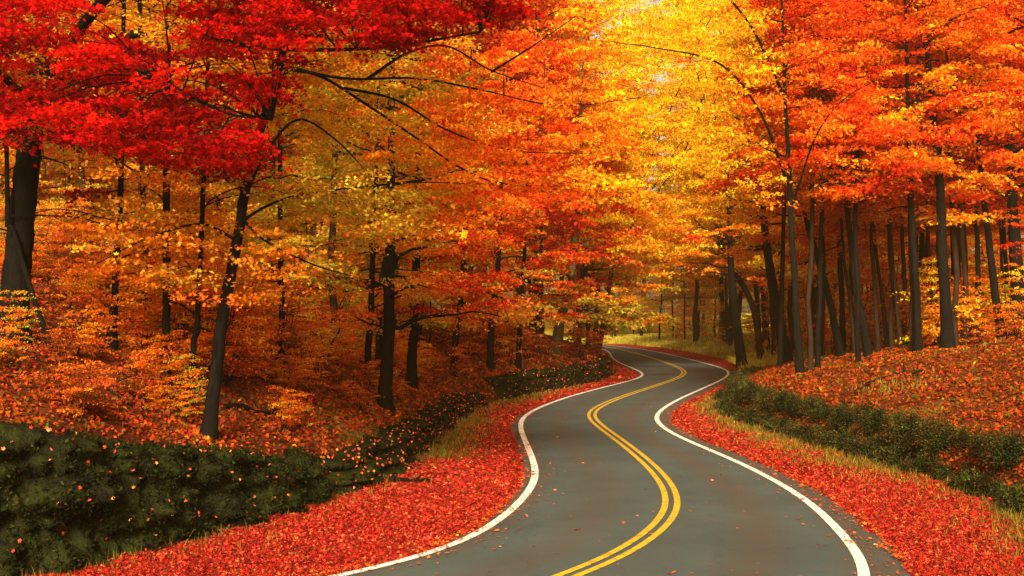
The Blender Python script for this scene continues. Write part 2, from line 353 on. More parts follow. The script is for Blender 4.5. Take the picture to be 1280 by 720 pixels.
# ------------------------------------------------------------------ road
def asphalt():
    m, nt, out = mat('asphalt'); L = nt.links
    tc = nt.nodes.new('ShaderNodeTexCoord')
    n1 = node(nt, 'ShaderNodeTexNoise', Scale=.35, Detail=5.0, Roughness=.6); n2 = node(nt, 'ShaderNodeTexNoise', Scale=45.0, Detail=3.0)
    n3 = node(nt, 'ShaderNodeTexNoise', Scale=2.2, Detail=6.0)
    vc = node(nt, 'ShaderNodeTexVoronoi', feature='DISTANCE_TO_EDGE', Scale=.28)
    at_ = node(nt, 'ShaderNodeAttribute', attribute_name='wear')
    cr = nt.nodes.new('ShaderNodeValToRGB'); cr.color_ramp.elements[0].color = (.034, .048, .045, 1); cr.color_ramp.elements[1].color = (.056, .075, .067, 1)
    cr.color_ramp.elements[0].position = .3; cr.color_ramp.elements[1].position = .7
    m1 = node(nt, 'ShaderNodeMixRGB', blend_type='MULTIPLY'); m1.inputs[0].default_value = .85
    cr2 = nt.nodes.new('ShaderNodeValToRGB'); cr2.color_ramp.elements[0].color = (.45, .45, .45, 1); cr2.color_ramp.elements[1].color = (1.3, 1.3, 1.3, 1)
    m2 = node(nt, 'ShaderNodeMixRGB'); m2.inputs[2].default_value = (.060, .036, .022, 1)
    mm = node(nt, 'ShaderNodeMath', operation='MULTIPLY')
    cr3 = nt.nodes.new('ShaderNodeValToRGB'); cr3.color_ramp.elements[0].color = (.55, .55, .55, 1); cr3.color_ramp.elements[1].color = (1, 1, 1, 1); cr3.color_ramp.elements[1].position = .008
    m3 = node(nt, 'ShaderNodeMixRGB', blend_type='MULTIPLY'); m3.inputs[0].default_value = .45
    b = node(nt, 'ShaderNodeBsdfPrincipled', Roughness=.85); b.inputs['Specular IOR Level'].default_value = .18
    bp = node(nt, 'ShaderNodeBump', Strength=.5, Distance=.01)
    wv = node(nt, 'ShaderNodeVectorMath', operation='ADD')
    for x in (n1, n2, n3): L.new(tc.outputs['Object'], x.inputs['Vector'])
    L.new(tc.outputs['Object'], wv.inputs[0]); L.new(n3.outputs['Color'], wv.inputs[1]); L.new(wv.outputs[0], vc.inputs['Vector'])
    L.new(n1.outputs[0], cr.inputs[0]); L.new(n2.outputs[0], cr2.inputs[0]); L.new(cr.outputs[0], m1.inputs[1]); L.new(cr2.outputs[0], m1.inputs[2])
    L.new(at_.outputs['Fac'], mm.inputs[0]); L.new(n3.outputs[0], mm.inputs[1]); L.new(mm.outputs[0], m2.inputs[0]); L.new(m1.outputs[0], m2.inputs[1])
    L.new(vc.outputs['Distance'], cr3.inputs[0]); L.new(m2.outputs[0], m3.inputs[1]); L.new(cr3.outputs[0], m3.inputs[2])
    L.new(m3.outputs[0], b.inputs['Base Color']); L.new(n2.outputs[0], bp.inputs['Height']); L.new(bp.outputs[0], b.inputs['Normal']); L.new(b.outputs[0], out.inputs[0])
    return m
def resample(P, n):
    d = np.concatenate([[0], np.cumsum(np.linalg.norm(np.diff(P, axis=0), axis=1))]); s = np.linspace(0, d[-1], n)
    return np.stack([np.interp(s, d, P[:, 0]), np.interp(s, d, P[:, 1])], 1)
def offset(P, d):
    T = np.gradient(P, axis=0); T = unit(T); return P + d * np.stack([T[:, 1], -T[:, 0]], 1)     # +d = to the right
# rows of the road: same y while it runs ahead, explicit pairs at both ends
def rail(P, ysamp):
    Q = P[np.argsort(P[:, 1])]
    a = P[P[:, 1] < 15.2][:]; 
    return a
yy = np.concatenate([np.arange(15.5, 60, .5), np.arange(60, 180, 1.5)])
def span(P, lo, n0, hi, n1):
    k0 = np.argmax(P[:, 1] > lo) if P[0, 1] < lo else 0
    idx = [j for j in range(len(P)) if P[j, 1] > lo and P[j, 0] > -8]; k0 = idx[0]
    k1 = max(j for j in range(len(P)) if P[j, 1] < hi)
    mid = P[k0:k1 + 1]; o = np.argsort(mid[:, 1]); m_ = np.stack([np.interp(yy, mid[o, 1], mid[o, 0]), yy], 1)
    return np.vstack([resample(np.vstack([P[:k0], m_[:1]]), n0)[:-1], m_, resample(np.vstack([m_[-1:], P[k1 + 1:]]), n1)[1:]])
LE, RE = span(LL, 15.4, 40, 180.5, 40), span(RR, 15.4, 40, 180.5, 40)
LE2, RE2 = offset(LE, -.42), offset(RE, .85)
wl = fbm(np.arange(len(LE)) * .5, np.zeros(len(LE))) - .5
LE2 = offset(LE2, 0) + (wl * .2)[:, None] * np.array([1, 0]); RE2 = RE2 + (wl[::-1] * .3)[:, None] * np.array([1, 0])
K = 25; tt = np.linspace(0, 1, K)
RV = LE2[:, None] * (1 - tt)[None, :, None] + RE2[:, None] * tt[None, :, None]
RV = np.concatenate([RV, np.full(RV.shape[:2] + (1,), .045)], -1)
RV[:, :, 2] += .03 * np.sin(np.pi * tt)[None]; RV[:, 0, 2] = -.02; RV[:, -1, 2] = -.02
n0 = len(RV); i = np.arange(n0 - 1)[:, None] * K + np.arange(K - 1)[None]
me = quads_mesh('road', RV.reshape(-1, 3), np.stack([i, i + 1, i + K + 1, i + K], -1).reshape(-1, 4), smooth_=True)
at_ = me.attributes.new('wear', 'FLOAT', 'POINT')
w = np.exp(-((tt - .05) / .05) ** 2) * 1.2 + np.exp(-((tt - .94) / .07) ** 2) * 1.3 + .8 * np.exp(-((tt - .28) / .07) ** 2) + 1.1 * np.exp(-((tt - .70) / .06) ** 2) + .35 * np.exp(-((tt - .5) / .05) ** 2) + .1
at_.data.foreach_set('value', np.repeat(w[None], n0, 0).ravel().astype(np.float32))
tag(link('road', me, asphalt()), kind='structure')
def road_z(P):                                             # crown of the asphalt under a marking
    out = []
    for p in P:
        r = RV[np.argmin(np.abs(RV[:, K // 2, 1] - p[1]) + (np.abs(RV[:, K // 2, 0] - p[0]) * .2))]
        out.append(np.interp(p[0], r[:, 0], r[:, 2]) if r[-1, 0] > r[0, 0] else .06)
    return np.array(out)
def paint(name, c, dirt):
    m, nt, out = mat(name); L = nt.links; tc = nt.nodes.new('ShaderNodeTexCoord'); n = node(nt, 'ShaderNodeTexNoise', Scale=6.0, Detail=7.0, Roughness=.7)
    cr = nt.nodes.new('ShaderNodeValToRGB'); cr.color_ramp.elements[0].color = (*dirt, 1); cr.color_ramp.elements[1].color = (*c, 1); cr.color_ramp.elements[0].position = .36; cr.color_ramp.elements[1].position = .52
    b = node(nt, 'ShaderNodeBsdfPrincipled', Roughness=.6)
    L.new(tc.outputs['Object'], n.inputs['Vector']); L.new(n.outputs[0], cr.inputs[0]); L.new(cr.outputs[0], b.inputs['Base Color']); L.new(b.outputs[0], out.inputs[0]); return m
M_WHITE = paint('white_road_paint', (.60, .59, .53), (.3, .28, .24)); M_YEL = paint('yellow_road_paint', (.46, .28, .004), (.22, .13, .01))
def nearest_z(P):
    A = RV.reshape(-1, 3); return np.array([A[((A[:, :2] - p) ** 2).sum(1).argmin(), 2] for p in P])
def line(P, w0, m, off=0.):
    P = resample(P, 900); P = smooth(P, 4, 1); A = offset(P, off - w0 / 2); B = offset(P, off + w0 / 2); m_ = offset(P, off)
    z = .079 - .0 * m_[:, 0]
    z = np.convolve(np.pad(nearest_z(m_), 6, mode='edge'), np.ones(13) / 13, 'valid') + .012
    V = np.concatenate([np.column_stack([A, z]), np.column_stack([B, z])]); n = len(P); j = np.arange(n - 1)
    me = quads_mesh('road_marking', V, np.stack([j, j + n, j + n + 1, j + 1], -1))
    return tag(link('road_marking', me, m), kind='structure')
line(LL, .20, M_WHITE); line(RR, .20, M_WHITE); line(CC, .15, M_YEL, -.14); line(CC, .15, M_YEL, .14)

# ------------------------------------------------------------------ fallen leaves and grass
def put(x, y, dz=.02): return np.column_stack([x, y, H(x, y) + dz])
def ydist(n, a, b, p=1.6):
    u = RNG.random(n); q = 1 - p; return (a ** q + u * (b ** q - a ** q)) ** (1 / q)
def mixcol(n, pal, w):
    w = np.array(w, float); k = RNG.choice(len(pal), n, p=w / w.sum()); return np.array(pal)[k]
# red carpet
n = 260000; y = ydist(n, 16.5, 110); side = RNG.random(n) < .5
a0 = np.where(side, bl(y), rx(y) + .55); b0 = np.where(side, lx(y) - .30, br(y)); x = a0 + (b0 - a0) * RNG.random(n)
dl, dr, nn, _ = ground_kind(x, y); e = np.minimum(-dl, -dr); fring = np.where(side, lx(y) - .3 - x, x - rx(y) - .55)
keep = (RNG.random(n) > .85 * sstep(1.6, .4, e + (nn - .5) * 2.2) * grassw(x, y)) & (RNG.random(n) < sstep(-.1, .5, fring + (nn - .5) * .8)); x, y = x[keep], y[keep]
c = jitter(mixcol(len(x), [C_(.30, .014, .008), C_(.20, .008, .006), C_(.38, .045, .022), C_(.11, .010, .006), C_(.44, .09, .02), C_(.13, .035, .012)], [5, 3, 2.4, 3, .8, 1]), .42)
sz_ = .060 * (y / 22) ** .55 * np.exp(RNG.normal(size=len(x)) * .33); nr = y < 31
tag(leaves('fallen_leaves', put(x[nr], y[nr], .025), sz_[nr], c[nr], MAPLE, 1.0, M_GLEAF), kind='stuff')
tag(leaves('fallen_leaves', put(x[~nr], y[~nr], .025), sz_[~nr], c[~nr], DIAMOND, 1.0, M_GLEAF), kind='stuff')
# slope litter
def slope_leaves(n, sgn, dmax, pal, w):
    y = ydist(n, 15, 130, 1.5); d = RNG.random(n) ** 1.3 * dmax
    x = bl(y) - .3 - d / np.interp(y, YS, BLC) if sgn < 0 else br(y) + .3 + d / np.interp(y, YS, BRC)
    nn = fbm(x * .9, y * .9 + 77); k = RNG.random(n) < .35 + 1.1 * sstep(.35, .6, nn); x, y = x[k], y[k]
    c = jitter(mixcol(len(x), pal, w), .35)
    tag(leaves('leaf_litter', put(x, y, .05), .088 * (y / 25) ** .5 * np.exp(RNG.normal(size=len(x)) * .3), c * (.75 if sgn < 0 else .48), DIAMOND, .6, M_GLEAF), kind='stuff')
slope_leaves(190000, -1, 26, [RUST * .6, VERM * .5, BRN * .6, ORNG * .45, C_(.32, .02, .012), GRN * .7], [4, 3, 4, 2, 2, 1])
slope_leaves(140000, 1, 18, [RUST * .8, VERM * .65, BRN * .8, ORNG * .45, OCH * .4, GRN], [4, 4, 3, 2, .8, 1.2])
# few leaves on the asphalt
n = 5200; y = ydist(n, 17, 90, 1.5); e = RNG.random(n); side = RNG.random(n) < .5; o_ = RNG.exponential(.32, n); o_ = np.where(RNG.random(n) < .045, RNG.random(n) * 6.5, o_)
x = np.where(side, lx(y) - .42 + o_, rx(y) + .8 - o_); nn = fbm(x * .9, y * .5 + 9); k = (nn > .42) | (RNG.random(n) < .25); x, y = x[k], y[k]
tag(leaves('stray_leaves', np.column_stack([x, y, np.full(len(x), .093)]), .075 * np.exp(RNG.normal(size=len(x)) * .25), jitter(mixcol(len(x), [RUST, BRN, VERM * .6, ORNG * .7], [3, 3, 3, 1]), .4), MAPLE, 3, M_GLEAF), kind='stuff')
# grass blades
def grass(n, xs, y, h, pal, w):
    N = len(y); a = RNG.random(N) * 2 * math.pi; P = put(xs, y, -.01); lean = RNG.normal(size=(N, 3)) * .35; lean[:, 2] = 1; lean = unit(lean)
    sd = np.column_stack([np.cos(a), np.sin(a), np.zeros(N)]); wd = .016 * (y / 25) ** .8; hh = h * np.exp(RNG.normal(size=N) * .35)
    V = np.stack([P - sd * wd[:, None], P + sd * wd[:, None], P + lean * hh[:, None]], 1).reshape(-1, 3)
    me = raw_mesh('grass', V, np.arange(N * 3), np.arange(N) * 3, facecol=jitter(mixcol(N, pal, w), .25)); return tag(link('grass', me, M_GREEN), kind='stuff')
GP = [C_(.14, .11, .015), C_(.08, .085, .013), C_(.22, .12, .015), C_(.17, .055, .010)]
n = 60000; y = ydist(n, 17, 95, 1.5); side = RNG.random(n) < .45; off = np.abs(RNG.normal(size=n)) * .95 + .02
x = np.where(side, bl(y) + off, br(y) - off); nn = fbm(x * .5 + 5, y * .5); k = (RNG.random(n) < (.25 + sstep(.35, .6, nn)) * grassw(x, y)) & (x > np.where(side, -99, rx(y) + 1.1)) & (x < np.where(side, lx(y) - .9, 99)); x, y = x[k], y[k]
grass(0, x, y, .16, GP, [3, 3, 3, 2])
n = 45000; y = 95 + RNG.random(n) * 130; d = RNG.random(n) ** 1.3 * 26; x = br(y) - 1.5 + d; grass(0, x, y, .5, [C_(.42, .33, .04), C_(.30, .26, .03), C_(.5, .28, .03)], [3, 2, 1])
n = 30000; y = ydist(n, 17, 90, 1.4); d = RNG.random(n) * 16; x = br(y) + 1 + d; nn = fbm(x * .22, y * .22 + 50, 3); k = nn > .58; x, y = x[k], y[k]; grass(0, x, y, .2, [C_(.14, .13, .015), C_(.2, .14, .02)], [2, 1])

# ------------------------------------------------------------------ mossy walls
def moss_material():
    m, nt, out = mat('mossy_stone'); L = nt.links; tc = nt.nodes.new('ShaderNodeTexCoord')
    mp = node(nt, 'ShaderNodeMapping'); mp.inputs['Scale'].default_value = (1, 1, .35)
    n = node(nt, 'ShaderNodeTexNoise', Scale=1.4, Detail=7.0, Roughness=.65); n2 = node(nt, 'ShaderNodeTexNoise', Scale=22.0, Detail=5.0)
    cr = nt.nodes.new('ShaderNodeValToRGB'); cr.color_ramp.elements[0].color = (.008, .006, .005, 1); cr.color_ramp.elements[1].color = (.017, .019, .005, 1); cr.color_ramp.elements[0].position = .38; cr.color_ramp.elements[1].position = .55
    mx = node(nt, 'ShaderNodeMixRGB', blend_type='MULTIPLY'); mx.inputs[0].default_value = .8
    b = nt.nodes.new('ShaderNodeBsdfDiffuse'); bp = node(nt, 'ShaderNodeBump', Strength=1.0, Distance=.06)
    L.new(tc.outputs['Object'], n.inputs['Vector']); L.new(tc.outputs['Object'], mp.inputs[0]); L.new(mp.outputs[0], n2.inputs['Vector']); L.new(n.outputs[0], cr.inputs[0])
    cr2 = nt.nodes.new('ShaderNodeValToRGB'); cr2.color_ramp.elements[0].color = (.3, .3, .3, 1); cr2.color_ramp.elements[1].color = (1.5, 1.5, 1.5, 1)
    L.new(n2.outputs[0], cr2.inputs[0]); L.new(cr.outputs[0], mx.inputs[1]); L.new(cr2.outputs[0], mx.inputs[2])
    L.new(mx.outputs[0], b.inputs[0]); L.new(n2.outputs[0], bp.inputs['Height']); L.new(bp.outputs[0], b.inputs['Normal']); L.new(b.outputs[0], out.inputs[0]); return m
M_MOSS = moss_material()
def bank_wall(y0, y1, hf, label, name, cell=(1.0, .55), bulge=.35, moss=9000, leafn=420, amp=1., cat='stone wall', depth=.8):
    s = np.arange(y0, y1, .06 if y1 < 40 else .1); xs = bl(s); P = np.stack([xs, s], 1); d = np.concatenate([[0], np.cumsum(np.linalg.norm(np.diff(P, axis=0), axis=1))])
    T = unit(np.gradient(P, axis=0)); Nn = np.stack([T[:, 1], -T[:, 0]], 1)        # towards the road
    base = P.mean(0); root = empty(name, (base[0], base[1], 0)); tag(root, label, cat); B = np.array([base[0], base[1], 0])
    nh = 34; v = np.linspace(0, 1.25, nh); hh = hf(s)
    U, Vv = np.meshgrid(d, np.linspace(0, 1, nh), indexing='ij')
    prof = np.minimum(v, 1)                              # up the face, then back over the top
    hz = hh[:, None] * prof[None]; set_ = depth * .55 * prof[None] + np.maximum(v - 1, 0)[None] * 3.2
    # stones: offset cells
    row = np.floor(hz / cell[1]); cu = (U + row * cell[0] * .37) / cell[0]; rnd = _NT[(np.floor(cu).astype(int) * 7 + 3) & 255, (row.astype(int) * 13) & 255]
    cu = cu + .25 * (rnd - .5); fu = np.abs((cu % 1) - .5) * 2; fv = np.abs(((hz / cell[1]) % 1) - .5) * 2
    bump = (1 - np.maximum(fu ** 5, fv ** 4)) * (.55 + .6 * rnd) * bulge + (fbm(U * 1.3, hz * 2 + 40) - .5) * .55 * amp + (fbm(U * 5, hz * 5 + 10) - .5) * .30 + (fbm(U * 2.3 + 8, hz * 2.3 + 10) - .5) * .5 * amp + (np.abs(fbm(U * 1.1 + 3, hz * 3.1 + 60) - .5) - .12) * .8 * amp
    bump *= np.clip(hh, .3, 1)[:, None]
    end = np.minimum(sstep(0, .8, d), sstep(d[-1], d[-1] - .8, d))[:, None]
    off = bump - set_ - (1 - end) * .7 + .22
    X = P[:, None] + Nn[:, None] * off[..., None]
    Z = hz * (1.0 + .0 * end) + .06 * (fbm(U * 3, hz * 3) - .5) - .12 + np.maximum(v - 1, 0)[None] * .5 + (fbm(U * .9 + 5, 0 * U) - .45) * .5 * np.minimum(prof, 1)[None] * np.clip(hh, 0, 1)[:, None]
    V = np.concatenate([X, Z[..., None]], -1) - B
    n_, k_ = V.shape[:2]; i = np.arange(n_ - 1)[:, None] * k_ + np.arange(k_ - 1)[None]
    link('stones', quads_mesh('stones', V.reshape(-1, 3), np.stack([i, i + 1, i + k_ + 1, i + k_], -1).reshape(-1, 4), smooth_=True), M_MOSS, root)
    # moss: short hanging fronds on the outer faces
    iu = RNG.integers(0, n_ - 1, moss); iv = RNG.integers(1, k_ - 1, moss); C = V[iu, iv] + RNG.normal(size=(moss, 3)) * .04; ok = (fbm(C[:, 1] * 1.5, C[:, 2] * 1.5) + bump[iu, iv] * .5) > .42
    C = C[ok]; out3 = np.column_stack([Nn[iu[ok]], np.full(ok.sum(), .5)]) * 1.3
    FR = np.array([(-.3, 0, 0), (0, -.6, .15), (.3, 0, 0), (0, .35, 0)])
    cm = jitter(mixcol(len(C), [C_(.013, .015, .004), C_(.028, .030, .006), C_(.007, .008, .003)], [3, 1.4, 2]), .3)
    leaves('moss', C + out3 * .012, .045 * np.exp(RNG.normal(size=len(C)) * .45), cm, FR, m=M_GREEN, parent=root, nrm=out3)
    if leafn:
        iu = RNG.integers(0, n_ - 1, leafn); iv = RNG.integers(2, k_ - 1, leafn); C = V[iu, iv] + B + np.column_stack([Nn[iu] * .05, np.full(leafn, .03)])
        tag(leaves('fallen_leaves', C, .095, jitter(mixcol(leafn, [C_(.7, .16, .07), C_(.6, .06, .03), ORNG], [2, 3, 1])), MAPLE, .6, M_GLEAF), kind='stuff')
    return root
bank_wall(13, 27.5, lambda s: hwl(s) + .1, 'tall dark mossy stone wall at the bottom left beside the road shoulder', 'mossy_stone_wall', cell=(1.5, .85), moss=95000, bulge=.34, amp=1.7)
bank_wall(27.2, 58, lambda s: hwl(s) * .9 + .05, 'low mossy rocky bank edge, coloured dark for the shadowed undercut below the leafy left slope', 'rocky_bank_edge', cell=(.8, .4), bulge=.4, moss=24000, leafn=1300, cat='rock bank')  # dark rock also stands in for the shadow of the undercut bank
bank_wall(60, 88, lambda s: np.full_like(s, 1.35), 'straight low mossy stone wall in the distance at the left bend', 'low_stone_wall', cell=(.9, .34), bulge=.12, moss=7000, amp=.25, depth=.3)

# ------------------------------------------------------------------ green shrubs on the right bank
def make_shrub(seed):
    root = empty('green_shrub', (0, 0, 0)); T = Tubes(); S = []
    for k in range(16):
        az = RNG.random() * 6.283; L = RNG.uniform(.5, 1.15); P = branch_path(np.array([0, 0, -.1]), az, RNG.uniform(.2, 1.2), L, 6, .9); T.add(P, np.linspace(.022, .006, 6), 4)
        S += [P[2], P[3], P[4], P[5]]
    T.build('stems', M_BARK, root)
    S = np.array(S); S = np.vstack([S, S + RNG.normal(size=S.shape) * .15])
    f = lambda s: mixcol(len(s), [C_(.013, .018, .006), C_(.030, .038, .008), C_(.075, .08, .014), C_(.08, .035, .010)], [4, 3, 1.2, 1.8])
    C, c, sz = spray_leaves(S, .25, 60, thick=.5, colfn=f, size=.075, droop=.7)
    leaves('foliage', C, sz, c, DIAMOND, .5, M_GREEN, root); return root
def copy_tree(o, loc, rz=0, sc=1., label=None, group=None):
    c = o.copy(); COL.objects.link(c); c.location = loc; c.rotation_euler = (0, 0, rz); c.scale = (sc,) * 3 if np.isscalar(sc) else sc
    if label: c['label'] = label
    if group: c['group'] = group
    for ch in o.children:
        d = ch.copy(); COL.objects.link(d); d.parent = c
    return c
shr = [make_shrub(k) for k in range(3)]
used = set(); k = 0
ORD = ['first', 'second', 'third', 'fourth', 'fifth', 'sixth', 'seventh', 'eighth', 'ninth', 'tenth', 'eleventh', 'twelfth', 'thirteenth', 'fourteenth', 'fifteenth', 'sixteenth', 'seventeenth', 'eighteenth', 'nineteenth', 'twentieth', 'twenty-first', 'twenty-second', 'twenty-third', 'twenty-fourth', 'twenty-fifth', 'twenty-sixth', 'twenty-seventh', 'twenty-eighth', 'twenty-ninth', 'thirtieth', 'thirty-first', 'thirty-second', 'thirty-third', 'thirty-fourth', 'thirty-fifth', 'thirty-sixth', 'thirty-seventh', 'thirty-eighth', 'thirty-ninth', 'fortieth'] + ['%d' % q for q in range(41, 200)]
y = 21.5
SHR = []
while y < 78:
    for row in range(2):
        d = (.15 if row == 0 else .75) + RNG.uniform(-.1, .15); yy_ = y + RNG.uniform(-.3, .3); x = float(br(yy_)) + d / float(np.interp(yy_, YS, BRC))
        if RNG.random() < .97: SHR.append((x, yy_, float(H(x, yy_)) - .05 + (.15 if row == 0 else .1), RNG.uniform(.45, .9) * (.92 if yy_ < 38 else .85)))
    y += .95 * float(np.interp(y, YS, BRC)) * (1 + max(0, y - 45) * .01)
SHR.sort(key=lambda s: s[1])
for k, (x, y, z, s) in enumerate(SHR):
    lab = 'low green shrub, %s from the near end of the right bank scrub' % ORD[k]
    if k < 3: o = shr[k]; o.location = (x, y, z); o.scale = (s,) * 3; o.rotation_euler = (0, 0, RNG.random() * 6)
    else: o = copy_tree(shr[k % 3], (x, y, z), RNG.random() * 6, s)
    tag(o, lab, 'shrub', 'green shrubs along the right bank')

# ------------------------------------------------------------------ trees
# red maple at the left edge
def poly_inside(q, poly):
    poly = np.array(poly, float); x, y = q[:, 0], q[:, 1]; r = np.zeros(len(q), bool); j = len(poly) - 1
    for i in range(len(poly)):
        c = ((poly[i, 1] > y) != (poly[j, 1] > y)) & (x < (poly[j, 0] - poly[i, 0]) * (y - poly[i, 1]) / (poly[j, 1] - poly[i, 1] + 1e-9) + poly[i, 0]); r ^= c; j = i
    return r
def crown_region(poly, n, Y0, Y1):
    poly = np.array(poly, float); lo, hi = poly.min(0), poly.max(0); out = []
    while len(out) < n:
        q = lo + (hi - lo) * RNG.random((n, 2)); q = q[poly_inside(q, poly)]
        out += list(q)
    out = out[:n]; return np.array([at(a, b, RNG.uniform(Y0, Y1)) for a, b in out])
def limb(pts, r0, r1=.02, wa=.0):
    P = catmull([at(*p) for p in pts], 6); return dict(P=P, R=np.linspace(r0, r1, len(P)), S=np.zeros((0, 3)))
def red_maple():
    base = ground(15, 425)
    Y = base[1]
    lm = [limb([(45, 130, Y), (120, 60, Y - 1), (220, 40, Y - 2), (330, 60, Y - 2), (470, 60, Y - 3), (600, 40, Y - 3)], .09, .02),
          limb([(42, 150, Y), (110, 130, Y - 1), (200, 160, Y - 2), (290, 200, Y - 2.5)], .13, .02), limb([(45, 120, Y), (60, 20, Y + 1), (130, -120, Y)], .2, .05),
          limb([(47, 110, Y), (150, -20, Y - 2), (300, -100, Y - 3), (480, -60, Y - 3)], .16, .03), limb([(42, 150, Y), (20, 110, Y - 2), (-60, 60, Y - 3)], .14, .03),
          limb([(120, 60, Y - 1), (200, 100, Y - 3), (280, 140, Y - 3), (340, 150, Y - 4)], .07, .015)]
    A = crown_region([(-60, -20), (60, -20), (110, 30), (190, 60), (235, 110), (300, 140), (350, 150), (345, 190), (300, 225), (250, 215), (180, 195), (110, 175), (40, 170), (-60, 175)], 240, Y - 6, Y + 1)
    B = crown_region([(190, -80), (660, -80), (650, 18), (560, 48), (420, 60), (390, 40), (370, 75), (260, 70), (200, 20)], 220, Y - 6, Y)
    B2 = crown_region([(250, 90), (350, 100), (340, 130), (270, 130)], 14, Y - 5, Y - 2)
    D = crown_region([(50, 200), (125, 215), (120, 250), (60, 250)], 9, Y - 1, Y + 1)
    E_ = crown_region([(-200, -420), (500, -420), (560, -80), (-200, -40)], 150, Y - 5, Y + 5)
    lm[0]['S'] = np.vstack([A, B, B2, D, E_])
    # join every spray to the nearest limb with a twig
    L_ = np.vstack([l['P'] for l in lm]); S = lm[0]['S']
    for s in S[::2]:
        k = ((L_ - s) ** 2).sum(1).argmin(); a = L_[k]
        if np.linalg.norm(a - s) > 4.5: continue
        m_ = (a + s) / 2 + [0, 0, .25]; P = catmull([a, m_, s], 3); lm.append(dict(P=P, R=np.linspace(.022, .006, len(P)), S=np.zeros((0, 3))))
    f = lambda s: mixcol(len(s), [RED, CRIM, C_(.66, .012, .006)], [4, 3, 2])
    return make_tree('maple_tree', base, [(25, 300), (42, 160), (50, 60)], .66, 'big scarlet maple with thick black trunk at the left edge', nb=2, zlo=9, Lb=2., sprR=.55, nl=150, size=.12, extra=lm, colfn=f, shape=MAPLE, Htot=17, flare=.5)
red_maple()

# leaning tree whose long bare branches sweep over the road
def sweeping():
    base = ground(258, 548); Y = base[1]
    lm = [limb([(345, 85, Y), (400, 95, Y), (460, 132, Y + 1), (520, 172, Y + 2), (580, 212, Y + 3), (640, 231, Y + 4), (760, 232, Y + 6)], .042, .012),
          limb([(345, 80, Y), (430, 98, Y), (520, 98, Y + 1), (600, 112, Y + 2), (700, 132, Y + 4), (800, 122, Y + 6)], .036, .012),
          limb([(430, 110, Y + .3), (495, 125, Y + 1), (560, 163, Y + 2), (640, 188, Y + 3), (740, 192, Y + 4)], .035, .010),
          limb([(299, 280, Y), (325, 262, Y), (365, 246, Y), (430, 236, Y + 1), (520, 228, Y + 2), (600, 230, Y + 3)], .04, .010),
          limb([(303, 262, Y), (325, 205, Y - 1), (370, 150, Y - 1), (420, 175, Y), (465, 222, Y + 1)], .042, .012),
          limb([(460, 98, Y + .5), (510, 66, Y + 1), (560, 58, Y + 2), (614, 88, Y + 2), (680, 110, Y + 3)], .04, .01), limb([(614, 90, Y + 2), (665, 58, Y + 2), (720, 20, Y + 3)], .03, .01),
          limb([(300, 270, Y), (330, 300, Y - 1), (390, 330, Y - 2), (440, 345, Y - 2)], .035, .01), limb([(295, 300, Y), (250, 280, Y - 1), (180, 300, Y - 2), (120, 330, Y - 2)], .04, .01)]
    S = [crown_region([(380, 60), (560, 70), (700, 110), (800, 120), (800, 260), (600, 260), (430, 230), (360, 160)], 190, Y, Y + 7),
         crown_region([(330, 240), (600, 230), (560, 300), (330, 300)], 60, Y, Y + 4), crown_region([(0, 240), (330, 260), (440, 350), (300, 380), (0, 330)], 110, Y - 3, Y + 4),
         crown_region([(200, -300), (800, -300), (800, 20), (300, 60)], 130, Y, Y + 7)]
    lm[0]['S'] = np.vstack(S)
    return make_tree('maple_tree', base, [(272, 420), (297, 290), (308, 215), (345, 85, 0), (380, -60)], .30, 'slim leaning dark tree on the left slope whose long bare branches sweep over the road', nb=6, zlo=9, Lb=4, sprR=.55, nl=95, size=.105, extra=lm, Htot=16, jit=30, shape=MAPLE)
sweeping()

# near right tree reaching in from the edge
def right_near():
    base = ground(1253, 424); Y = base[1]
    lm = [limb([(1225, 200, Y), (1222, 95, Y - 1), (1160, 46, Y - 2), (1110, 30, Y - 2)], .07, .015), limb([(1235, 95, Y), (1190, 88, Y - 2), (1110, 82, Y - 3), (1020, 80, Y - 3), (960, 90, Y - 3)], .06, .012),
          limb([(1228, 150, Y), (1160, 131, Y - 2), (1080, 118, Y - 3), (1020, 96, Y - 4)], .06, .012), limb([(1226, 205, Y), (1160, 185, Y - 2), (1100, 165, Y - 3), (1050, 133, Y - 4)], .055, .012),
          limb([(1225, 60, Y), (1290, 30, Y - 1), (1340, 40, Y - 2)], .08, .02), limb([(1215, 0, Y), (1280, 28, Y - 3), (1330, 60, Y - 4)], .07, .02)]
    lm[0]['S'] = np.vstack([crown_region([(950, 60), (1290, 0), (1290, 210), (1180, 230), (1080, 190), (960, 130)], 150, Y - 5, Y + 1), crown_region([(1180, 180), (1290, 200), (1290, 340), (1220, 330)], 30, Y - 3, Y + 1),
                            crown_region([(1000, -200), (1400, -250), (1400, 0), (1000, 60)], 110, Y - 5, Y + 2)])
    return make_tree('maple_tree', base, [(1240, 330), (1225, 195), (1214, 90), (1206, 0)], .44, 'dark trunked red maple on the right bank with limbs reaching left over the road', nb=6, zlo=9, Lb=4, sprR=.6, nl=80, size=.11, extra=lm, Htot=17, jit=30, shape=MAPLE)
right_near()

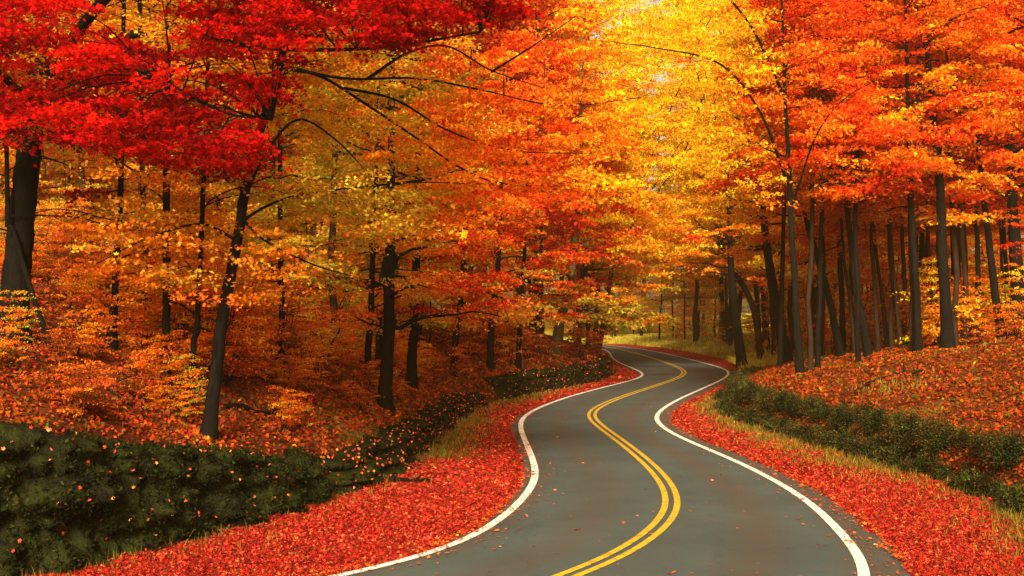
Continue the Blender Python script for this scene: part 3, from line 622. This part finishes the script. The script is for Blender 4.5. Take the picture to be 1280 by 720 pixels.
RT = [ # base px, trunk through, width px, label
 ((1274, 420), [(1270, 330), (1264, 220)], 19, 'thick straight black trunk at the right edge of the bank'),
 ((1185, 436), [(1181, 330), (1175, 205), (1160, 30)], 15, 'tallest straight dark tree on the right bank, crossed by red sprays'),
 ((1148, 440), [(1145, 350), (1140, 250)], 10, 'slender dark tree just left of the tall straight one on the right bank'),
 ((1211, 425), [(1207, 330), (1203, 200)], 8, 'thin dark tree just right of the tallest straight one on the right bank'),
 ((1086, 446), [(1078, 400), (1064, 340)], 10, 'dark left-leaning tree of a close pair in the middle of the right bank'),
 ((1052, 446), [(1040, 390), (1024, 326), (1005, 250)], 10, 'dark tree leaning strongly left in the middle of the right bank'),
 ((985, 440, 72), [(972, 390), (961, 320), (950, 230), (936, 170)], 15, 'stout dark tree leaning left with a forked top above the bend'),
 ((928, 456, 100), [(922, 410), (915, 340)], 13, 'dark trunk standing alone at the outside of the last bend'),
 ((962, 440), [(955, 390), (948, 320)], 6, 'thin brown tree between the stout leaning tree and the bend'),
 ((1110, 436), [(1104, 380), (1094, 300)], 6, 'thin brown tree right of the close pair on the right bank'),
 ((1168, 432), [(1164, 350), (1158, 250)], 5, 'thinnest tree between the two straight dark trunks on the right bank'),
 ((1232, 420), [(1228, 330), (1222, 230)], 7, 'thin tree just left of the big right bank maple'),
 ((1226, 424), [(1222, 330), (1216, 200), (1208, 40)], 8, 'thin dark tree right of the tallest straight one, reaching through the whole canopy'),
 ((1098, 442), [(1093, 360), (1086, 230)], 6, 'thin dark tree close right of the leaning pair in the middle of the right bank'),
 ((1070, 444), [(1062, 380), (1050, 280)], 5, 'very thin dark tree between the two leaning trunks of the right bank'),
 ((1022, 442), [(1016, 390), (1010, 320)], 6, 'thin amber leaved tree between two left-leaning trunks on the right bank'),
 ((1126, 436), [(1121, 370), (1116, 300)], 5, 'thin upright sapling left of the slender dark tree on the right bank'),
]
for (b, tips, wpx, lab) in RT:
    base = ground(*b) if len(b) < 3 else np.array([(b[0] - CX) / F * b[2], b[2], float(H((b[0] - CX) / F * b[2], b[2]))]); w = wpx * base[1] / F
    make_tree('forest_tree', base, tips, w, lab, group='trees on the right bank', nb=19, zlo=7.2, Lb=4.8, sprR=.8, nl=56, size=.125 * (base[1] / 45) ** .7, azc=math.pi, azw=2.4, bark=M_BARK if wpx > 6 else M_BARK_BROWN, Htot=RNG.uniform(16, 20))

LT = [
 ((480, 512), [(482, 460), (484, 380)], 17, 'thick black stump-like trunk on the left bank above the rocky edge'),
 ((514, 484), [(516, 440), (520, 370)], 13, 'dark trunk just right of the thick black one on the left bank'),
 ((461, 478), [(463, 430), (468, 350)], 9, 'thinner dark trunk just left of the thick black one'),
 ((208, 492), [(207, 420), (206, 250)], 11, 'straight dark tree behind the leaning one on the left slope'),
 ((233, 518), [(240, 440), (246, 330)], 8, 'thin dark tree between the leaning tree and the straight one'),
 ((350, 470), [(352, 400), (350, 250)], 8, 'slim tree uphill in the middle of the left slope'),
 ((140, 440), [(146, 330), (150, 200)], 9, 'slim tree uphill right of the big scarlet maple'),
 ((180, 430), [(181, 330), (178, 200)], 9, 'slim dark tree uphill between the scarlet maple and the straight tree'),
 ((75, 450), [(20, 300), (10, 200)], 7, 'thin tilted tree close behind the scarlet maple'),
 ((565, 470), [(570, 420), (578, 340)], 9, 'brown tree right of the black trunks on the left bank'),
 ((612, 462), [(614, 400), (622, 300)], 9, 'tree with red low sprays on the left bank before the low wall'),
 ((648, 462), [(650, 400), (656, 320)], 7, 'thin tree above the near end of the low stone wall'),
]
for (b, tips, wpx, lab) in LT:
    base = ground(*b); w = wpx * base[1] / F
    make_tree('forest_tree', base, tips, w, lab, group='trees on the left slope', nb=24, zlo=2.2, Lb=4.4, sprR=.7, nl=75, size=.115 * (base[1] / 40) ** .7, azc=-.3, azw=2.6, Htot=RNG.uniform(14, 19))
MT = [
 ((692, 444), [(700, 400), (712, 345), (720, 250)], 13, 'olive mossy trunk leaning right above the low stone wall', M_BARK_OLIVE),
 ((672, 448), [(672, 400), (676, 330)], 6, 'thin dark tree left of the olive leaning trunk', M_BARK_BROWN),
 ((722, 442), [(724, 400), (730, 300)], 8, 'brown tree right of the olive leaning trunk', M_BARK_BROWN),
 ((745, 440), [(745, 400), (750, 320)], 8, 'dark tree at the inside of the last bend', M_BARK),
]
for (b, tips, wpx, lab, bk) in MT:
    base = ground(*b); w = wpx * base[1] / F
    make_tree('forest_tree', base, tips, w, lab, group='trees above the low stone wall', nb=30, zlo=2.2, Lb=6.5, sprR=1.0, nl=70, size=.24, azc=-.2, azw=2.6, bark=bk, Htot=RNG.uniform(20, 26))

# tall yellow trees at both sides of the far road, crowns meeting over it; their yellow stands in for backlight
for (b, tips, wpx, lab, poly, d0, d1) in [
    ((952, 108), [(940, 380), (900, 300), (896, 220)], 9, 'tall golden tree outside the last bend whose glow-coloured crown arches over the road', [(760, -30), (990, -60), (1000, 120), (950, 240), (880, 330), (800, 330), (770, 150)], -10, 6),
    ((745, 108), [(758, 380), (768, 300), (775, 200)], 7, 'tall golden tree at the inside of the last bend with amber crown', [(700, -20), (880, -60), (880, 200), (840, 350), (760, 340), (710, 200)], -14, 4)]:
    Y = b[1]; x_ = (b[0] - CX) / F * Y; base = np.array([x_, Y, float(H(x_, Y))])
    S = crown_region(poly, 560, Y + d0, Y + d1); T0_ = catmull([base] + [at(q[0], q[1], Y) for q in tips], 6)
    lm = [dict(P=catmull([T0_[-8], at(a_, b_, Y + d0 / 2), at(c_, d_, Y + d0 * .8)], 6), R=np.linspace(.09, .015, 13), S=np.zeros((0, 3))) for a_, b_, c_, d_ in [(860, 180, 820, 150), (880, 120, 850, 60), (840, 250, 800, 260), (870, 60, 900, 10)]]
    lm[0]['S'] = S
    make_tree('forest_tree', base, tips, wpx * Y / F, lab, nb=14, zlo=8, Lb=5, sprR=1.3, nl=80, size=.22, extra=lm, Htot=26, bark=M_BARK_BROWN, colfn=lambda s: np.where(RNG.random((len(s), 1)) < np.clip((s[:, 2:3] - 8) / 12, .12, .85), YELL, np.where(RNG.random((len(s), 1)) < .6, AMB, ORNG)))

def arch_tree():  # crown added to shade the road; its yellow leaves imitate the glow
    Y = 52; px = 1000; x_ = (px - CX) / F * Y; base = np.array([x_, Y, float(H(x_, Y))])
    S = np.vstack([crown_region([(690, -260), (1080, -260), (1060, 20), (980, 90), (900, 120), (860, 60), (790, 110), (700, 60)], 300, 42, 60), crown_region([(880, 60), (1100, 40), (1080, 220), (960, 260), (880, 200)], 90, 48, 58)])
    lm = [limb([(985, 230, Y), (950, 140, Y - 1), (900, 80, Y - 2), (820, 60, Y - 3), (740, 50, Y - 4)], .08, .012), limb([(980, 120, Y), (930, 20, Y - 2), (840, -60, Y - 5), (740, -90, Y - 6)], .08, .012), limb([(990, 260, Y), (1020, 170, Y - 2), (1060, 120, Y - 4), (1120, 90, Y - 5)], .05, .01)]
    lm[0]['S'] = S
    make_tree('maple_tree', base, [(994, 380), (988, 300), (984, 200), (978, 100)], .38, 'amber crowned tree on the right bank, its golden limbs arching over the road', nb=5, zlo=9, Lb=4, sprR=.85, nl=70, size=.15, extra=lm, Htot=19, jit=30)
arch_tree()

# copies of six kinds for the woods behind
def proto(c1, c2, c3, bark, h=19, z0=3.0):
    f = lambda s: mixcol(len(s), [c1, c2, c3], [4, 3, 1]); base = np.array([0, 0, 0.]); P = wob(np.array([[0, 0, z] for z in np.linspace(-.4, h, 12)]), .35)
    root = empty('forest_tree', (0, 0, 0)); T = Tubes(); z = np.linspace(0, 1, 12); T.add(P, np.maximum(.145 * (1 - .85 * z), .02), 8, .1); T.build('trunk', bark, root)
    T, S = grow(P[1:], .19, 34, z0, h * .97, 4.2, 5, .8); T.build('branches', bark, root)
    C, c, sz = spray_leaves(S, .85, 66, colfn=f, size=.165); leaves('crown', C, sz, c, DIAMOND, m=M_LEAF, parent=root); return root
PRO = {'vermilion': proto(VERM, ORNG, RED, M_BARK, z0=6), 'orange': proto(ORNG, AMB, VERM, M_BARK_BROWN, z0=5.5), 'amber': proto(AMB, ORNG, YELL, M_BARK_BROWN, z0=4.5), 'yellow': proto(YELL, AMB, YELL, M_BARK_BROWN), 'olive': proto(OLIV, OCH, GRN, M_BARK_OLIVE), 'ochre': proto(OCH, AMB, OLIV, M_BARK, z0=1.6)}
PC = {'vermilion': VERM, 'orange': ORNG, 'amber': AMB, 'yellow': YELL, 'olive': OLIV, 'ochre': OCH}
first = set(); CNT = {}
def wood(px, Y, row, minz=.0, force=None, sc=None):
    if px > 1010 and force in ('amber', 'yellow') and RNG.random() < .75: force = RNG.choice(['orange', 'vermilion'])
    x = (px - CX) / F * Y
    if bl(Y) - 1.5 < x < br(Y) + 2.5: x = float(br(Y)) + RNG.uniform(2.8, 9)
    z = float(H(x, Y)); top = proj([[x, Y, z + 9]])[0]
    c = zone_col(np.array([[x, Y, z + 8.]]), 50)[0]; kind = force or min(PC, key=lambda k: ((PC[k] - c) ** 2).sum())
    s = sc or RNG.uniform(.85, 1.25)
    if kind not in first: o = PRO[kind]; first.add(kind); o.location = (x, Y, z); o.scale = (s,) * 3
    else: o = copy_tree(PRO[kind], (x, Y, z), RNG.random() * 6.28, (s, s, s * RNG.uniform(.95, 1.2)))
    tag(o, '%s leaved slim tree %s' % (kind, row), 'tree', 'distant ' + kind + ' trees ' + row)
for k in range(32): wood(945 + 375 * RNG.random(), RNG.uniform(52, 90), 'in the wood behind the right bank', force=RNG.choice(['amber', 'orange', 'amber', 'vermilion']), sc=RNG.uniform(.9, 1.2))  # amber and yellow kinds put the light behind the trunks into leaf colour
for k in range(26): wood(930 + 420 * RNG.random(), RNG.uniform(90, 150), 'in the wood behind the right bank', force=RNG.choice(['amber', 'yellow', 'orange']), sc=RNG.uniform(1.2, 1.7))
for k in range(24): wood(-60 + 560 * RNG.random(), RNG.uniform(45, 75), 'in the wood up the left slope', force=RNG.choice(['ochre', 'olive', 'orange', 'ochre']))
for k in range(34): wood(-100 + 680 * RNG.random(), RNG.uniform(75, 130), 'in the wood up the left slope', force=RNG.choice(['ochre', 'olive', 'amber', 'ochre']), sc=RNG.uniform(1.2, 1.7))
for k in range(16): wood(560 + 160 * RNG.random(), RNG.uniform(85, 130), 'in the wood up the left slope', force=RNG.choice(['vermilion', 'orange', 'vermilion', 'amber']), sc=RNG.uniform(1.3, 1.8))
for k in range(16): wood(800 + 240 * RNG.random(), RNG.uniform(140, 210), 'beyond the far end of the road', force=RNG.choice(['olive', 'ochre', 'amber']), sc=RNG.uniform(1.2, 1.9))
for k in range(18): wood(640 + 300 * RNG.random(), RNG.uniform(235, 275), 'beyond the far end of the road', force=RNG.choice(['olive', 'ochre', 'amber', 'yellow']), sc=RNG.uniform(2., 2.6))
for px, Y, kd, sc_ in [(925, 96, 'yellow', 1.65), (945, 104, 'yellow', 1.8), (905, 128, 'yellow', 2.1), (930, 112, 'yellow', 1.9), (700, 98, 'yellow', 1.6), (735, 108, 'yellow', 1.7), (722, 122, 'amber', 2.0), (950, 88, 'amber', 1.5), (890, 140, 'yellow', 2.3), (860, 150, 'yellow', 2.4), (742, 140, 'yellow', 2.3), (745, 165, 'yellow', 2.6), (870, 175, 'yellow', 2.6)]:
    wood(px, Y, 'in the tall glow-coloured stand round the last bend', force=kd, sc=sc_)  # yellow crowns here imitate the backlit glow by leaf colour
for k in range(26): wood(-110 + 29 * k, RNG.uniform(128, 150), 'in the wood up the left slope', force=['ochre', 'ochre', 'yellow'][k % 3], sc=RNG.uniform(1.4, 1.9))
for k in range(20): wood(960 + 21 * k, RNG.uniform(150, 172), 'in the wood behind the right bank', force='ochre' if k % 2 else 'yellow', sc=RNG.uniform(1.5, 2.0))
for kk in list(PRO):
    if kk not in first: wood(1000, 150, 'beyond the far end of the road', force=kk)

# saplings and low shrubs with orange leaves on the left slope
def make_sapling(cols, h=3.0):
    root = empty('sapling', (0, 0, 0)); T = Tubes(); S = []
    for k in range(3):
        P = branch_path(np.array([0, 0, -.1]), RNG.random() * 6.28, 1.25, h * RNG.uniform(.7, 1.1), 8, .1, .06); T.add(P, np.linspace(.03, .008, 8), 5)
        for t in np.linspace(.25, 1, 8):
            q = along(P, np.array([t]))[0]; P2 = branch_path(q, RNG.random() * 6.28, RNG.uniform(0, .4), RNG.uniform(.5, 1.3), 5); T.add(P2, np.linspace(.012, .005, 5), 4); S += [P2[-1], P2[2]]
    T.build('stems', M_BARK, root)
    C, c, sz = spray_leaves(np.array(S), .42, 60, colfn=lambda s: mixcol(len(s), cols, [4, 3, 2]), size=.085); leaves('foliage', C, sz, c, DIAMOND, m=M_LEAF, parent=root); return root
SP_ = [make_sapling([ORNG, RUST, AMB]), make_sapling([RUST, BRN, ORNG], 2.0), make_sapling([OCH, ORNG, OLIV], 3.4), make_sapling([AMB, YELL, ORNG], 3.2)]  # last kind: leaves coloured bright to imitate light in the shaded wood
SN = ['orange', 'rusty brown', 'ochre', 'golden']
us = set()
def sap(k, px, Y, where, s=1.):
    x = (px - CX) / F * Y; z = float(H(x, Y))
    if k not in us: us.add(k); o = SP_[k]; o.location = (x, Y, z); o.scale = (s,) * 3
    else: o = copy_tree(SP_[k], (x, Y, z), RNG.random() * 6.28, s)
    tag(o, '%s leaved sapling %s' % (SN[k], where), 'sapling', SN[k] + ' saplings ' + where)
for j in range(30):
    Y = RNG.uniform(25, 50); px = RNG.uniform(-40, 420); x = (px - CX) / F * Y
    if bl(Y) - x < 2.2 or (px < 90 and Y < 30): continue
    sap(int(RNG.choice([0, 0, 1, 1, 2])), px, Y, 'among the trees on the left slope', RNG.uniform(.6, 1.15))
for j in range(150):
    Y = 20 + 38 * RNG.random() ** 1.2; px = RNG.uniform(-30, 600); x = (px - CX) / F * Y; d_ = (bl(Y) - x) * np.interp(Y, YS, BLC)
    if d_ < 1.3 or d_ > 13: continue
    sap(int(RNG.choice([0, 1, 1, 0, 2])), px, Y, 'low on the leafy left slope', RNG.uniform(.22, .6))
for j in range(70):
    Y = RNG.uniform(26, 58); px = RNG.uniform(300, 620); x = (px - CX) / F * Y; d_ = (bl(Y) - x) * np.interp(Y, YS, BLC)
    if d_ < 1.2 or d_ > 9: continue
    sap(int(RNG.choice([0, 0, 1])), px, Y, 'low on the leafy left slope', RNG.uniform(.25, .5))
for j in range(22):
    Y = RNG.uniform(50, 95); px = RNG.uniform(500, 740); x = (px - CX) / F * Y
    if bl(Y) - x < 1.5: continue
    sap(int(RNG.choice([0, 1, 1])), px, Y, 'above the low stone wall', RNG.uniform(.8, 1.3))
for j in range(44):
    Y = RNG.uniform(56, 90); px = RNG.uniform(930, 1290); x = (px - CX) / F * Y
    if x - br(Y) < 8: continue
    sap(int(RNG.choice([0, 3, 3, 1])), px, Y, 'between the trunks on the right bank', RNG.uniform(.8, 2.1) * (Y / 80))

for j in range(46):
    Y = RNG.uniform(62, 120); px = -60 + 680 * (j + RNG.random()) / 46; x = (px - CX) / F * Y
    if bl(Y) - x < 4: continue
    sap(int(RNG.choice([2, 2, 0, 1])), px, Y, 'far up the left slope', RNG.uniform(1.8, 2.8))
for j in range(50):
    Y = RNG.uniform(85, 150); px = 940 + 400 * (j + RNG.random()) / 50; x = (px - CX) / F * Y
    if x - br(Y) < 5: continue
    sap(int(RNG.choice([3, 3, 0])), px, Y, 'deep in the wood behind the right bank', RNG.uniform(1.6, 3.2))
for j in range(26):
    Y = RNG.uniform(135, 225); px = RNG.uniform(770, 1000); x = (px - CX) / F * Y
    if x - br(Y) < 4: continue
    sap(int(RNG.choice([2, 3])), px, Y, 'on the grass beyond the far end of the road', RNG.uniform(1.0, 2.2))
for j in range(16):
    Y = RNG.uniform(240, 262); px = RNG.uniform(660, 900); sap(int(RNG.choice([2, 3])), px, Y, 'on the grass beyond the far end of the road', RNG.uniform(2.0, 4))

hp = np.vstack(HEAPS); tag(leaves('leaf_litter', np.column_stack([hp, H(hp[:, 0], hp[:, 1]) + .05 + .05 * RNG.random(len(hp))]), .10, jitter(mixcol(len(hp), [RUST * .7, VERM * .55, BRN * .7, ORNG * .45], [4, 3, 3, 2]), .35), MAPLE, .5, M_GLEAF), kind='stuff')

# a dead stick lying on the left shoulder, and a few stones and logs on the slopes
def fallen(px, py, L, r, az, label, name='fallen_branch', cat='branch', dz=0.):
    b = ground(px, py); T = Tubes(); t = np.linspace(-.5, .5, 9)
    X = b[0] + t * L * math.cos(az); Yv = b[1] + t * L * math.sin(az); P = np.column_stack([X - b[0], Yv - b[1], H(X, Yv) - b[2] + r * .7 + dz + .02 * RNG.normal(size=9)])
    T.add(P, r * np.linspace(1, .45, 9), 7, .15); T.add(branch_path(P[5], az + .7, .5, L * .35, 5, .3), np.linspace(r * .5, .01, 5), 5)
    o = T.build(name, M_BARK, None); o.location = b; tag(o, label, cat)
fallen(512, 604, 1.1, .06, .1, 'dark dead stick lying on the red leaves of the left shoulder', dz=.05)
fallen(330, 520, 2.6, .07, .9, 'dark fallen branch lying on the left slope right of the leaning tree')
fallen(120, 480, 2.2, .06, -.5, 'dark fallen branch lying on the left slope below the scarlet maple')
fallen(1120, 470, 3.2, .08, .5, 'dark fallen branch lying on the leafy right bank')

# ------------------------------------------------------------------ light, sky, camera
SUN_EL, SUN_AZ = math.radians(31), math.radians(185)          # azimuth clockwise from +Y
w = bpy.data.worlds.new('World'); SC.world = w; w.use_nodes = True; nt = w.node_tree; bg = nt.nodes['Background']
sky = nt.nodes.new('ShaderNodeTexSky'); sky.sky_type = 'NISHITA'; sky.sun_disc = False; sky.sun_elevation = SUN_EL; sky.sun_rotation = SUN_AZ
sky.dust_density = 6.0; sky.air_density = 1.0; sky.ozone_density = .3
tint = nt.nodes.new('ShaderNodeMixRGB'); tint.blend_type = 'MULTIPLY'; tint.inputs[0].default_value = 1; tint.inputs[2].default_value = (1.0, .88, .58, 1)
nt.links.new(sky.outputs[0], tint.inputs[1]); nt.links.new(tint.outputs[0], bg.inputs[0]); bg.inputs[1].default_value = .15
sd = bpy.data.lights.new('sun', 'SUN'); sd.energy = 5.0; sd.angle = math.radians(10); sd.color = (1, .92, .76)
so = bpy.data.objects.new('sun', sd); COL.objects.link(so)
so.rotation_euler = (math.radians(90) - SUN_EL, 0, math.pi - SUN_AZ)
cd = bpy.data.cameras.new('camera'); cam = bpy.data.objects.new('camera', cd); COL.objects.link(cam); SC.camera = cam
cd.sensor_width = 36; cd.lens = 36 * F / 1280; cd.clip_end = 2000; cd.clip_start = .1
cam.location = (0, 0, H0); cam.rotation_euler = (math.radians(90) + PITCH, 0, 0)
vs = SC.view_settings; vs.view_transform = 'Standard'; vs.look = 'None'; vs.gamma = 1; vs.use_curve_mapping = False; vs.exposure = .95
cy = SC.cycles; cy.max_bounces = 6; cy.diffuse_bounces = 4; cy.glossy_bounces = 2; cy.transmission_bounces = 5; cy.transparent_max_bounces = 4; cy.sample_clamp_indirect = 6

# hazy air, tinted warm to help stand in for the golden backlight
hx = [-290, 290]; hy = [-45, 660]; hz = [-3, 62]
hv = np.array([(a, b, c) for a in hx for b in hy for c in hz], float)
me = quads_mesh('haze', hv, [[0, 1, 3, 2], [4, 6, 7, 5], [0, 4, 5, 1], [2, 3, 7, 6], [0, 2, 6, 4], [1, 5, 7, 3]])
hm = bpy.data.materials.new('haze'); hm.use_nodes = True; nt = hm.node_tree; nt.nodes.clear(); o_ = nt.nodes.new('ShaderNodeOutputMaterial'); pv = nt.nodes.new('ShaderNodeVolumePrincipled')
pv.inputs['Color'].default_value = (1, .76, .38, 1); pv.inputs['Density'].default_value = .00045; pv.inputs['Anisotropy'].default_value = .5; nt.links.new(pv.outputs[0], o_.inputs['Volume'])
tag(link('haze', me, hm), kind='stuff')
cy.volume_bounces = 1
